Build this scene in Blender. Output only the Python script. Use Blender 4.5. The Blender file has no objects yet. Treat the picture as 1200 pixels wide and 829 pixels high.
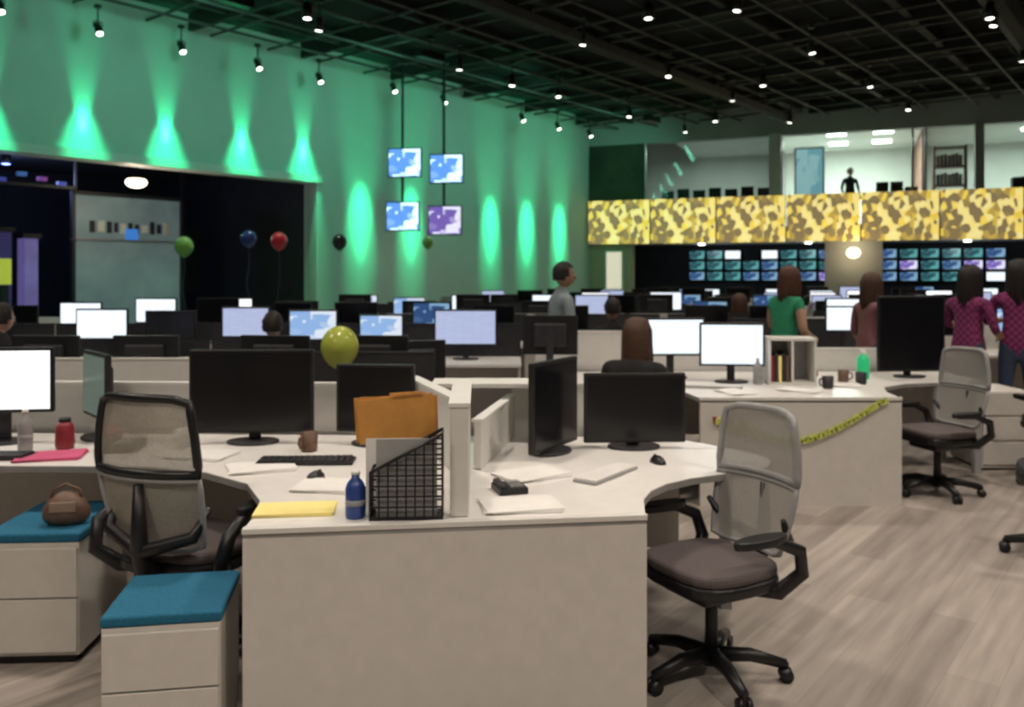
import bpy, bmesh, math, random
from mathutils import Vector, Matrix
random.seed(7)
sc = bpy.context.scene
try:
    sc.view_settings.view_transform = 'Standard'
except Exception: pass

# ------------------------------------------------------------------ materials
def nodes_of(m):
    m.use_nodes = True
    nt = m.node_tree
    return nt, nt.nodes, nt.links
def M(name, col, rough=.5, metal=0., var=.08, scale=15., bump=0., es=0., ecol=None, alpha=1.):
    m = bpy.data.materials.new(name); nt, N, L = nodes_of(m)
    b = N['Principled BSDF']
    b.inputs['Roughness'].default_value = rough; b.inputs['Metallic'].default_value = metal
    tc = N.new('ShaderNodeTexCoord'); no = N.new('ShaderNodeTexNoise')
    no.inputs['Scale'].default_value = scale; no.inputs['Detail'].default_value = 3
    L.new(tc.outputs['Object'], no.inputs['Vector'])
    r = N.new('ShaderNodeValToRGB')
    r.color_ramp.elements[0].position = .3; r.color_ramp.elements[1].position = .7
    r.color_ramp.elements[0].color = tuple(c*(1-var) for c in col)+(1,)
    r.color_ramp.elements[1].color = tuple(min(1, c*(1+var)) for c in col)+(1,)
    L.new(no.outputs['Fac'], r.inputs['Fac']); L.new(r.outputs['Color'], b.inputs['Base Color'])
    if bump:
        bp = N.new('ShaderNodeBump'); bp.inputs['Strength'].default_value = bump
        L.new(no.outputs['Fac'], bp.inputs['Height']); L.new(bp.outputs['Normal'], b.inputs['Normal'])
    if es:
        b.inputs['Emission Color'].default_value = tuple(ecol or col)+(1,)
        b.inputs['Emission Strength'].default_value = es
    if alpha < 1: b.inputs['Alpha'].default_value = alpha
    return m
def screen_mat(name, base, line, es=1.3, kind='doc'):
    m = bpy.data.materials.new(name); nt, N, L = nodes_of(m)
    b = N['Principled BSDF']; b.inputs['Base Color'].default_value = (.02, .02, .02, 1); b.inputs['Roughness'].default_value = .25
    tc = N.new('ShaderNodeTexCoord'); mp = N.new('ShaderNodeMapping')
    L.new(tc.outputs['UV'], mp.inputs['Vector'])
    mix = N.new('ShaderNodeMix'); mix.data_type = 'RGBA'
    mix.inputs[6].default_value = tuple(base)+(1,); mix.inputs[7].default_value = tuple(line)+(1,)
    if kind == 'doc':
        t = N.new('ShaderNodeTexBrick'); t.inputs['Scale'].default_value = 1
        t.inputs['Brick Width'].default_value = .31; t.inputs['Row Height'].default_value = .07
        t.inputs['Mortar Size'].default_value = .018; t.inputs['Color1'].default_value = (1, 1, 1, 1)
        t.inputs['Color2'].default_value = (.1, .1, .1, 1); t.inputs['Mortar'].default_value = (0, 0, 0, 1)
        L.new(mp.outputs['Vector'], t.inputs['Vector'])
        mu = N.new('ShaderNodeMath'); mu.operation = 'MULTIPLY'; mu.inputs[1].default_value = .45
        L.new(t.outputs['Color'], mu.inputs[0]); L.new(mu.outputs[0], mix.inputs[0])
    else:
        t = N.new('ShaderNodeTexVoronoi'); t.distance = 'CHEBYCHEV'; t.inputs['Scale'].default_value = 4.5
        L.new(mp.outputs['Vector'], t.inputs['Vector'])
        bw = N.new('ShaderNodeRGBToBW'); L.new(t.outputs['Color'], bw.inputs[0])
        rr = N.new('ShaderNodeValToRGB'); rr.color_ramp.elements[0].position = .4; rr.color_ramp.elements[1].position = .6
        L.new(bw.outputs[0], rr.inputs['Fac']); L.new(rr.outputs['Color'], mix.inputs[0])
    L.new(mix.outputs[2], b.inputs['Emission Color']); b.inputs['Emission Strength'].default_value = es
    return m

m_white = M('desk_white_laminate', (.64, .605, .56), .45, var=.03)
m_top = M('desk_top_white', (.84, .82, .79), .3, var=.03)
m_edge = M('desk_edge_band', (.30, .29, .28), .5)
m_black = M('black_plastic', (.010, .010, .012), .4, var=.2)
m_dark = M('dark_grey_plastic', (.025, .025, .03), .5, var=.2)
m_off = M('screen_off', (.006, .006, .008), .2, var=.1)
m_grey = M('grey_plastic', (.33, .33, .33), .45)
m_alu = M('brushed_aluminium', (.5, .5, .5), .35, metal=.8)
m_part = M('partition_white', (.70, .685, .65), .5, var=.03)
m_cap = M('partition_cap', (.78, .77, .74), .5, var=.03)
m_fabric_bl = M('teal_blue_cushion_felt', (.012, .135, .24), .9, var=.2, scale=120, bump=.2)
m_seat = M('seat_fabric_taupe', (.11, .09, .09), .95, var=.15, scale=140, bump=.2)
m_meshb = M('chair_mesh_beige', (.38, .35, .29), .8, var=.15, scale=160, alpha=.80)
m_meshg = M('chair_mesh_grey', (.36, .345, .32), .8, var=.12, scale=160, alpha=.86)
m_manila = M('manila_folder', (.66, .31, .07), .7, var=.08)
m_paper = M('paper', (.82, .81, .78), .8, var=.03)
m_yellow = M('yellow_paper', (.95, .82, .30), .8, var=.05)
m_pink = M('pink_paper', (.62, .10, .22), .8)
m_red = M('red_plastic', (.25, .02, .03), .5)
m_blue = M('blue_plastic', (.03, .07, .28), .3)
m_brown = M('brown_leather', (.15, .085, .055), .5, var=.25, bump=.3)
m_floorlight = M('lens_glow', (1, .9, .75), .5, es=6, ecol=(1, .95, .86))
m_ceil = M('ceiling_black', (.007, .007, .007), .9)
m_pipe = M('ceiling_pipe_grey', (.060, .058, .056), .6, var=.3, scale=3)
m_pipe2 = M('ceiling_beam_dark', (.022, .021, .020), .7, var=.3, scale=3)
m_wall = M('wall_paint', (.52, .60, .56), .8, var=.03, scale=2)
m_wall2 = M('wall_paint_grey', (.42, .42, .40), .8, var=.04, scale=2)
m_darkwall = M('dark_wall', (.016, .017, .022), .8, var=.2, scale=2)
m_wood = M('wood_brown', (.16, .08, .045), .5, var=.3, scale=6)
s_doc = screen_mat('screen_document', (.86, .93, 1.0), (.35, .48, .62), 1.3)
s_white = screen_mat('screen_white', (1, 1, 1), (.75, .85, .95), 1.4)
s_blue = screen_mat('screen_blue', (.30, .50, .85), (.80, .88, 1), .9, 'vor')
s_lilac = screen_mat('screen_lilac', (.50, .56, .82), (.66, .76, .98), .85)
s_news = screen_mat('screen_news_video', (.08, .22, .60), (.60, .88, 1), 1.7, 'vor')
s_news2 = screen_mat('screen_news_purple', (.14, .09, .35), (.65, .65, .85), 1.3, 'vor')
s_teal = screen_mat('screen_teal', (.02, .08, .10), (.12, .42, .42), .9, 'vor')
s_cblue = screen_mat('screen_control_blue', (.03, .08, .22), (.25, .45, .65), .9, 'vor')
s_dim = screen_mat('screen_dim', (.10, .16, .13), (.16, .22, .19), .6)

WALLANG = math.atan2(.7836, .6214)
m_floor = bpy.data.materials.new('floor_planks'); nt, N, L = nodes_of(m_floor)
b = N['Principled BSDF']; b.inputs['Roughness'].default_value = .6
tc = N.new('ShaderNodeTexCoord'); mp = N.new('ShaderNodeMapping'); mp.inputs['Rotation'].default_value = (0, 0, -WALLANG)
L.new(tc.outputs['Object'], mp.inputs['Vector'])
br = N.new('ShaderNodeTexBrick'); br.inputs['Scale'].default_value = 1; br.inputs['Brick Width'].default_value = 1.25
br.inputs['Row Height'].default_value = .19; br.inputs['Mortar Size'].default_value = .001
br.inputs['Color1'].default_value = (.38, .335, .295, 1); br.inputs['Color2'].default_value = (.255, .222, .195, 1); br.inputs['Mortar'].default_value = (.22, .19, .17, 1)
L.new(mp.outputs['Vector'], br.inputs['Vector'])
mp2 = N.new('ShaderNodeMapping'); mp2.inputs['Scale'].default_value = (1.2, 14, 1)
L.new(mp.outputs['Vector'], mp2.inputs['Vector'])
no = N.new('ShaderNodeTexNoise'); no.inputs['Scale'].default_value = 1.0; no.inputs['Detail'].default_value = 4
L.new(mp2.outputs['Vector'], no.inputs['Vector'])
mx = N.new('ShaderNodeMix'); mx.data_type = 'RGBA'; mx.blend_type = 'OVERLAY'; mx.inputs[0].default_value = .6
L.new(br.outputs['Color'], mx.inputs[6]); L.new(no.outputs['Fac'], mx.inputs[7]); L.new(mx.outputs[2], b.inputs['Base Color'])

m_band = bpy.data.materials.new('yellow_pattern_lightbox'); nt, N, L = nodes_of(m_band)
b = N['Principled BSDF']; b.inputs['Roughness'].default_value = .5
tc = N.new('ShaderNodeTexCoord'); mp = N.new('ShaderNodeMapping'); mp.inputs['Scale'].default_value = (1.75, 1.6, 1); mp.inputs['Rotation'].default_value = (0, 0, .5)
L.new(tc.outputs['UV'], mp.inputs['Vector'])
vo = N.new('ShaderNodeTexVoronoi'); vo.inputs['Scale'].default_value = 4.4
L.new(mp.outputs['Vector'], vo.inputs['Vector'])
bw = N.new('ShaderNodeRGBToBW'); L.new(vo.outputs['Color'], bw.inputs[0])
rp = N.new('ShaderNodeValToRGB'); rp.color_ramp.interpolation = 'LINEAR'
rp.color_ramp.elements[0].position = .36; rp.color_ramp.elements[0].color = (.26, .19, .09, 1)
rp.color_ramp.elements[1].position = .45; rp.color_ramp.elements[1].color = (.55, .38, .08, 1)
e = rp.color_ramp.elements.new(.51); e.color = (1.0, .70, .08, 1)
e = rp.color_ramp.elements.new(.75); e.color = (1.0, .84, .32, 1)
L.new(bw.outputs[0], rp.inputs['Fac']); L.new(rp.outputs['Color'], b.inputs['Base Color']); L.new(rp.outputs['Color'], b.inputs['Emission Color'])
b.inputs['Emission Strength'].default_value = .85

def glass_mat(name, tint, f=.12):
    m = bpy.data.materials.new(name); nt, N, L = nodes_of(m)
    out = N['Material Output']; N.remove(N['Principled BSDF'])
    tr = N.new('ShaderNodeBsdfTransparent'); tr.inputs['Color'].default_value = tuple(tint)+(1,)
    gl = N.new('ShaderNodeBsdfGlossy'); gl.inputs['Roughness'].default_value = .05
    mi = N.new('ShaderNodeMixShader'); mi.inputs[0].default_value = f
    L.new(tr.outputs[0], mi.inputs[1]); L.new(gl.outputs[0], mi.inputs[2]); L.new(mi.outputs[0], out.inputs['Surface'])
    return m
m_glass = glass_mat('window_glass', (.84, .92, .88), .03)

# ------------------------------------------------------------------ mesh builder
class MB:
    def __init__(s):
        s.bm = bmesh.new(); s.uv = s.bm.loops.layers.uv.new('UVMap'); s.mats = []
    def mi(s, m):
        if m not in s.mats: s.mats.append(m)
        return s.mats.index(m)
    def add(s, t, mat, X=None, smooth=False):
        if X is not None: bmesh.ops.transform(t, matrix=X, verts=t.verts)
        i = s.mi(mat)
        for f in t.faces: f.material_index = i; f.smooth = smooth
        me = bpy.data.meshes.new('tmp'); t.to_mesh(me); t.free(); s.bm.from_mesh(me); bpy.data.meshes.remove(me)
    def box(s, c, sz, mat, rz=0, bev=0, R=None, seg=2):
        t = bmesh.new(); bmesh.ops.create_cube(t, size=1)
        bmesh.ops.scale(t, vec=Vector(sz), verts=t.verts)
        if bev: bmesh.ops.bevel(t, geom=list(t.edges), offset=bev, segments=seg, affect='EDGES', profile=.5)
        X = Matrix.Translation(Vector(c)) @ (R.to_4x4() if R is not None else Matrix.Rotation(rz, 4, 'Z'))
        s.add(t, mat, X, smooth=False)
    def cyl(s, p1, p2, r1, mat, r2=None, seg=14):
        p1 = Vector(p1); p2 = Vector(p2); d = p2-p1
        t = bmesh.new(); bmesh.ops.create_cone(t, cap_ends=True, segments=seg, radius1=r1, radius2=r1 if r2 is None else r2, depth=d.length)
        q = Vector((0, 0, 1)).rotation_difference(d.normalized()).to_matrix().to_4x4()
        s.add(t, mat, Matrix.Translation((p1+p2)/2) @ q, smooth=seg > 10)
    def ell(s, c, r, mat, rz=0, R=None, u=16, v=10, fn=None):
        t = bmesh.new(); bmesh.ops.create_uvsphere(t, u_segments=u, v_segments=v, radius=1)
        if fn:
            for w in t.verts: w.co = Vector(fn(w.co.copy()))
        bmesh.ops.scale(t, vec=Vector(r), verts=t.verts)
        X = Matrix.Translation(Vector(c)) @ (R.to_4x4() if R is not None else Matrix.Rotation(rz, 4, 'Z'))
        s.add(t, mat, X, smooth=True)
    def sweep(s, pts, rad, mat, seg=8, closed=False):
        pts = [Vector(p) for p in pts]; n = len(pts)
        if not isinstance(rad, (list, tuple)): rad = [rad]*n
        t = bmesh.new(); rings = []
        ref = None
        for i, p in enumerate(pts):
            if closed: d = pts[(i+1) % n]-pts[i-1]
            else: d = pts[min(i+1, n-1)]-pts[max(i-1, 0)]
            d.normalize()
            if ref is None:
                ref = Vector((0, 0, 1)) if abs(d.z) < .9 else Vector((1, 0, 0))
            a = (ref - d*ref.dot(d))
            if a.length < 1e-4: a = d.orthogonal()
            a.normalize(); ref = a; bb = d.cross(a)
            rings.append([t.verts.new(p+(a*math.cos(2*math.pi*k/seg)+bb*math.sin(2*math.pi*k/seg))*rad[i]) for k in range(seg)])
        m = n if closed else n-1
        for i in range(m):
            A, B = rings[i], rings[(i+1) % n]
            for k in range(seg): t.faces.new((A[k], A[(k+1) % seg], B[(k+1) % seg], B[k]))
        if not closed:
            t.faces.new(rings[0][::-1]); t.faces.new(rings[-1])
        bmesh.ops.recalc_face_normals(t, faces=t.faces)
        s.add(t, mat, None, smooth=True)
    def prism(s, poly, z0, z1, mat, bev=0, X=None):
        t = bmesh.new()
        vs = [t.verts.new((p[0], p[1], z0)) for p in poly]; f = t.faces.new(vs)
        r = bmesh.ops.extrude_face_region(t, geom=[f])
        bmesh.ops.translate(t, vec=(0, 0, z1-z0), verts=[g for g in r['geom'] if isinstance(g, bmesh.types.BMVert)])
        bmesh.ops.recalc_face_normals(t, faces=t.faces)
        if bev: bmesh.ops.bevel(t, geom=[e for e in t.edges if abs(e.verts[0].co.z-e.verts[1].co.z) < 1e-5], offset=bev, segments=3, affect='EDGES', profile=.5)
        s.add(t, mat, X, smooth=False)
    def grid(s, fn, nu, nv, mat):
        t = bmesh.new(); g = [[t.verts.new(fn(i/nu, j/nv)) for j in range(nv+1)] for i in range(nu+1)]
        for i in range(nu):
            for j in range(nv): t.faces.new((g[i][j], g[i+1][j], g[i+1][j+1], g[i][j+1]))
        s.add(t, mat, None, smooth=True)
    def quad(s, P, mat, uvs=((0, 0), (1, 0), (1, 1), (0, 1))):
        vs = [s.bm.verts.new(Vector(p)) for p in P]; f = s.bm.faces.new(vs); f.material_index = s.mi(mat)
        for l, u in zip(f.loops, uvs): l[s.uv].uv = u
    def mesh(s, name):
        me = bpy.data.meshes.new(name); s.bm.to_mesh(me); s.bm.free()
        for m in s.mats: me.materials.append(m)
        return me
def place(name, me, loc=(0, 0, 0), rz=0, parent=None, sc_=1):
    if isinstance(me, MB): me = me.mesh(name+'_mesh')
    o = bpy.data.objects.new(name, me); bpy.context.collection.objects.link(o)
    o.location = loc; o.rotation_euler = (0, 0, rz)
    if sc_ != 1: o.scale = (sc_,)*3
    if parent: o.parent = parent
    return o
def light(name, kind, loc, energy, col, parent=None, aim=None, **kw):
    l = bpy.data.lights.new(name, kind); l.energy = energy; l.color = col
    for k, v in kw.items(): setattr(l, k, v)
    o = bpy.data.objects.new(name, l); bpy.context.collection.objects.link(o); o.location = loc
    if aim is not None: o.rotation_euler = (Vector(aim)-Vector(loc)).to_track_quat('-Z', 'Y').to_euler()
    if parent:
        bpy.context.view_layer.update()
        o.parent = parent; o.matrix_parent_inverse = parent.matrix_world.inverted()
    return o

# ------------------------------------------------------------------ room frames
A = Vector((2.25, 25, 0)); d = Vector((.6214, .7836, 0)).normalized(); nin = Vector((d.y, -d.x, 0))
e_ = Vector((.925, -.379, 0)).normalized(); nb = Vector((e_.y, -e_.x, 0))
CH = 6.15; PZ = 5.75
def W(s, o, z): p = A - d*s + nin*o; return Vector((p.x, p.y, z))
def Bk(t, o, z): p = A + e_*t + nb*o; return Vector((p.x, p.y, z))
WR = math.atan2(d.y, d.x); BR = math.atan2(e_.y, e_.x)
def wb(mb, s0, s1, o0, o1, z0, z1, mat):
    mb.box(W((s0+s1)/2, (o0+o1)/2, (z0+z1)/2), (abs(s1-s0), abs(o1-o0), z1-z0), mat, rz=WR)
def bb(mb, t0, t1, o0, o1, z0, z1, mat):
    mb.box(Bk((t0+t1)/2, (o0+o1)/2, (z0+z1)/2), (abs(t1-t0), abs(o1-o0), z1-z0), mat, rz=BR)

mb = MB(); mb.box((-2, 12, -.05), (50, 46, .1), m_floor); place('floor', mb)
mb = MB(); mb.box((-2, 12, CH+.05), (50, 46, .1), m_ceil); place('ceiling', mb)
OP0, OP1, OPZ = 10.0, 25.0, 3.55
mb = MB()
wb(mb, -.3, OP0, -.3, 0, 0, CH, m_wall)
wb(mb, OP0, OP1, -.3, 0, OPZ, CH, m_wall)
wb(mb, OP1, 37.2, -.3, 0, 0, CH, m_wall)
place('wall_left', mb)
mb = MB(); wb(mb, OP0-.12, OP1, -.34, .10, OPZ-.14, OPZ, m_part); wb(mb, OP0-.12, OP0, -.34, .06, 0, OPZ-.14, m_wall); place('trim_1', mb)
mb = MB()
wb(mb, OP0-.3, OP1+.3, -6.3, -6, 0, CH, m_darkwall); wb(mb, OP0-.4, OP0-.1, -6, -.3, 0, CH, m_darkwall); wb(mb, OP1, OP1+.3, -6, -.3, 0, CH, m_darkwall)
wb(mb, OP0-.1, OP1, -6, -.35, OPZ+.25, OPZ+.4, m_darkwall)
place('wall_alcove', mb)
mb = MB(); mb.box((16.27, 7.5, CH/2), (.3, 23.6, CH), m_wall2); place('wall_right', mb)
mb = MB(); mb.box((-2.3, -4.15, CH/2), (37, .3, CH), m_wall2); place('wall_rear', mb)

# ------------------------------------------------------------------ back wall / mezzanine
Z0, Z1 = 2.43, 3.68
mb = MB()
bb(mb, -.3, 15.2, -.3, 0, 5.3, CH, m_wall2)
bb(mb, -.2, 1.65, -.3, 0, Z1-.02, 5.3, M('wall_green_panel', (.055, .06, .035), .8, var=.3, scale=1.5))
bb(mb, -.3, 1.3, -.3, 0, 0, Z0, M('wall_beige', (.50, .37, .27), .8))
bb(mb, 6.5, 7.9, -.3, .0, 0, Z0, m_wall2)
bb(mb, 14.0, 15.2, -.3, 0, 0, Z0, m_wall2)
bb(mb, -.3, 15.2, -5.4, -.3, Z0+.05, Z0+.45, m_wall2)
bb(mb, -.3, 15.2, -5.7, -5.4, 0, CH, m_darkwall)
bb(mb, -.6, -.3, -5.7, -.0, 0, CH, m_wall2); bb(mb, 15.2, 15.5, -5.7, 0, 0, CH, m_wall2)
place('wall_back', mb)
mb = MB()
t = 0.03; w = 1.84
while t < 14.5:
    bb(mb, t, t+w-.05, -.25, .12, Z0, Z1, m_dark)
    mb.quad([Bk(t, .13, Z0), Bk(t+w-.04, .13, Z0), Bk(t+w-.04, .13, Z1), Bk(t, .13, Z1)], m_band, ((0, 0), (1.8, 0), (1.8, 1), (0, 1)))
    t += w
place('illuminated_balcony_band', mb)
mb = MB()
for t0, t1 in ((1.65, 5.1), (5.4, 8.6), (8.9, 12.0), (12.2, 15.2)):
    mb.quad([Bk(t0, -.1, Z1), Bk(t1, -.1, Z1), Bk(t1, -.1, 5.3), Bk(t0, -.1, 5.3)], m_glass)
    for tt in (t0, t1): bb(mb, tt-.03, tt+.03, -.14, -.06, Z1, 5.3, m_alu)
place('window_1', mb)
mb = MB(); bb(mb, 5.1, 5.4, -.2, .1, Z1, 5.35, m_part); bb(mb, 10.0, 10.2, -.2, .1, Z1, 5.35, m_grey); place('mezzanine_column', mb)
m_mezz = M('mezzanine_wall', (.58, .62, .58), .8, var=.05, scale=1)
mb = MB(); bb(mb, -.3, 15.2, -5.39, -5.3, Z0+.45, CH, m_mezz); bb(mb, 2.2, 15.2, -5.3, -.5, 5.5, 5.56, m_mezz)
bb(mb, 8.9, 9.02, -5.3, -1.5, Z0+.45, 5.5, m_wood); bb(mb, 5.0, 5.1, -5.3, -.9, Z0+.45, 5.5, m_grey); place('wall_mezzanine', mb)
mb = MB()
m_tube = M('tube_glow', (1, 1, 1), .5, es=9, ecol=(.95, 1, .95))
for t in (6.5, 7.7):
    for o in (-1.5, -3.4): bb(mb, t, t+.5, o-.12, o+.12, 5.44, 5.5, m_tube)
bb(mb, 11.4, 11.9, -2.6, -2.4, 5.44, 5.5, m_tube)
o = place('ceiling_light_panel', mb)
for t, en in ((3.2, 80), (7, 340), (11.5, 210)):
    light('panel_lamp', 'AREA', Bk(t, -2.6, 5.4), en, (.9, 1, .93), o, aim=Bk(t, -2.6, 0), size=1.6)
mb = MB(); bb(mb, 5.65, 6.45, -1.2, -1.12, 3.4, 5.1, m_alu)
P = [Bk(5.7, -1.11, 3.5), Bk(6.4, -1.11, 3.5), Bk(6.4, -1.11, 5.05), Bk(5.7, -1.11, 5.05)]
mb.quad(P, screen_mat('poster_blue', (.45, .75, .80), (.25, .55, .65), .6, 'vor')); bb(mb, 5.65, 5.7, -1.2, -1.12, 2.88, 3.4, m_alu); bb(mb, 6.4, 6.45, -1.2, -1.12, 2.88, 3.4, m_alu)
place('display_board', mb)
mb = MB()
for k in range(5):
    bb(mb, 9.2, 9.9, -1.5, -1.1, 2.88+k*.5, 2.92+k*.5, m_wood)
bb(mb, 9.15, 9.2, -1.5, -1.1, 2.88, 4.95, m_wood); bb(mb, 9.9, 9.95, -1.5, -1.1, 2.88, 4.95, m_wood)
for k in range(4):
    for j in range(7): bb(mb, 9.24+j*.09, 9.30+j*.09, -1.45, -1.15, 2.92+k*.5, 3.2+k*.5+.02*(j % 3), [m_brown, m_wood, m_dark, m_brown][(j+k) % 4])
place('bookcase', mb)
mb = MB()
for t in (7.75, 8.1, 10.9):
    for k in range(2): bb(mb, t+.35*k, t+.35*k+.3, -.9, -.55, 2.88, 3.85+.15*((k+1) % 2), m_wood if k % 2 else m_black)
place('storage_boxes', mb)
mb = MB()
for k in range(9):
    t = 2.0+k*.45
    if 4.8 < t < 5.7: continue
    bb(mb, t, t+.34, -.8, -.74, 3.45, 3.98+.05*(k % 2), m_dark); bb(mb, t+.02, t+.32, -1.1, -.8, 3.36, 3.42, m_dark)
    for q in (.04, .3):
        for w_ in (-1.08, -.78): bb(mb, t+q-.015, t+q+.015, w_-.015, w_+.015, 2.88, 3.40, m_dark)
    bb(mb, t+.04, t+.06, -.79, -.76, 3.4, 3.5, m_dark); bb(mb, t+.28, t+.30, -.79, -.76, 3.4, 3.5, m_dark)
place('balcony_chairs', mb)
mb = MB(); bb(mb, .0, 15.2, -3.3, -3.2, 0, Z0+.05, m_darkwall); place('wall_control_room', mb)
def tv_mesh(w, h, mat, depth=.05):
    mb = MB(); mb.box((0, 0, 0), (w, depth, h), m_black, bev=.008)
    y = -depth/2-.002; a, c = w/2-.025, h/2-.025
    mb.quad([(-a, y, -c), (a, y, -c), (a, y, c), (-a, y, c)], mat)
    mb.box((0, depth/2+.03, 0), (w*.4, .06, h*.4), m_black)
    return mb.mesh('tv_screen_mesh')
TV = {}
def tv(w, h, mat):
    k = (w, h, mat.name)
    if k not in TV: TV[k] = tv_mesh(w, h, mat)
    return TV[k]
cols = [s_teal, s_cblue, s_teal, s_cblue, s_teal, s_news2, s_doc]
t = 2.6
while t < 14.5:
    if not (6.6 < t < 8.0):
        for k in range(3):
            if random.random() < .85: place('control_room_screen', tv(.50, .29, random.choice(cols)), Bk(t, -3.1, 1.50+.33*k), BR)
    t += .55
mb = MB(); bb(mb, 7.1, 7.3, .0, .12, 2.05, 2.1, m_dark); mb.ell(Bk(7.2, .18, 2.12), (.17, .17, .14), M('lamp_shade_glow', (1, .8, .5), .5, es=4, ecol=(1, .82, .5)))
o = place('wall_lamp', mb); light('bulb', 'POINT', Bk(7.2, .5, 2.15), 14, (1, .8, .5), o, shadow_soft_size=.15)
mb = MB(); bb(mb, .55, 1.0, 0, .05, 0, 2.2, M('doorway_light_glow', (.85, .72, .58), .6, es=.7)); bb(mb, .5, .55, 0, .07, 0, 2.25, m_part); bb(mb, 1.0, 1.05, 0, .07, 0, 2.25, m_part); bb(mb, .5, 1.05, 0, .07, 2.2, 2.25, m_part)  # emissive slab stands in for warm light coming through the doorway
mb.ell(Bk(.93, .09, 1.0), (.03, .03, .03), m_alu)
place('door_1', mb)
for t in (3, 6, 10, 13):
    mb = MB(); mb.cyl(Bk(t, -1.6, 2.43), Bk(t, -1.6, 2.47), .09, m_floorlight); o = place('recessed_downlight', mb)
    light('down', 'POINT', Bk(t, -1.6, 2.3), 9, (.8, .9, 1), o, shadow_soft_size=.1)

# ------------------------------------------------------------------ alcove contents
mb = MB()
m_gl = M('frosted_glass_inner_glow', (.26, .33, .34), .3, var=.3, scale=1.2, es=.07, ecol=(.5, .75, .85))  # faint emission stands in for light from inside the room
wb(mb, 11.55, 13.65, -2.4, -2.36, 0, 3.05, m_gl)
for s in (11.5, 13.65): wb(mb, s, s+.06, -2.42, -2.32, 0, 3.1, m_dark)
wb(mb, 11.5, 13.71, -2.42, -2.32, 3.05, 3.12, m_dark); wb(mb, 11.5, 13.71, -2.42, -2.32, 2.2, 2.24, m_alu)
x = 11.8; k = 0
while x < 13.4:
    ww = random.uniform(.07, .13); wb(mb, x, x+ww, -2.35, -2.34, 2.36+.02*(k % 2), 2.36+random.uniform(.16, .26), m_paper if k % 3 == 0 else m_dark); x += ww+.05; k += 1
wb(mb, 12.45, 12.70, -2.34, -2.33, 2.22, 2.45, M('blue_decal', (.05, .25, .8), .5, es=.5))
place('glass_meeting_room', mb)
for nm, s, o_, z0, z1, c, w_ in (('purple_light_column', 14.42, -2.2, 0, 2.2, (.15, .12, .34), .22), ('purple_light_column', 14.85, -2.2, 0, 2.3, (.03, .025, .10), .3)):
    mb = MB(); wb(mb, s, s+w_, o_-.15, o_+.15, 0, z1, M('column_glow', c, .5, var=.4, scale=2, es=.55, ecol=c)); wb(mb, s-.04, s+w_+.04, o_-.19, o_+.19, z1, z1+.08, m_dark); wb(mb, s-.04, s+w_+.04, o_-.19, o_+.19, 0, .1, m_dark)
    place(nm, mb)
mb = MB()
for k in range(9):
    wb(mb, 14.0+k*.33, 14.14+k*.33, -2.0, -1.9, 3.15+.06*(k % 3), 3.22+.06*(k % 3), M('sign_glow', [(.05, .08, .4), (.2, .05, .3), (.05, .15, .4)][k % 3], .5, es=.5))
wb(mb, 13.8, 16.9, -1.98, -1.94, 3.1, 3.16, m_dark)
wb(mb, 13.8, 13.84, -1.98, -1.94, 3.1, 3.8, m_dark); wb(mb, 16.8, 16.84, -1.98, -1.94, 3.1, 3.8, m_dark)
place('neon_sign', mb)
mb = MB(); p = W(13.3, -.8, 3.2); mb.cyl(p, p+Vector((0, 0, .6)), .02, m_black); mb.ell(p, (.18, .18, .10), M('pendant_glow', (1, .9, .7), .5, es=4, ecol=(1, .85, .6))); mb.cyl(p+Vector((0, 0, .06)), p+Vector((0, 0, .14)), .2, m_black, .05)
o = place('pendant_lamp', mb); light('bulb', 'POINT', p-Vector((0, 0, .3)), 25, (1, .85, .65), o, shadow_soft_size=.15)
# cool accent lamp on the alcove ceiling
mb = MB(); p = W(14.5, -3.2, 3.6); mb.cyl(p, p+Vector((0, 0, .2)), .08, m_black); mb.cyl(p, p-Vector((0, 0, .01)), .07, M('blue_lens', (.3, .4, 1), .5, es=2))
o = place('blue_stage_lamp', mb); light('blue', 'POINT', p-Vector((0, 0, .2)), 45, (.35, .45, 1), o, shadow_soft_size=.1)
mb = MB()
for s in (10.8,):
    wb(mb, s, s+.08, -3.5, -3.42, 0, 3.8, m_dark)
    wb(mb, s-.3, s+.3, -3.4, -3.35, 1.2, 2.6, m_dark)
place('display_stand', mb)
mb = MB(); p = W(15.3, -1.2, 0); mb.box(p+Vector((0, 0, .7)), (.12, .08, 1.4), m_dark, rz=WR); mb.box(p+Vector((0, 0, .02)), (.5, .4, .04), m_dark, rz=WR); mb.box(p+Vector((0, 0, 1.62)), (.22, .06, .42), M('yellow_sign', (.8, .8, .1), .5, es=.3), rz=WR, bev=.01)
place('yellow_display', mb)

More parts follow.
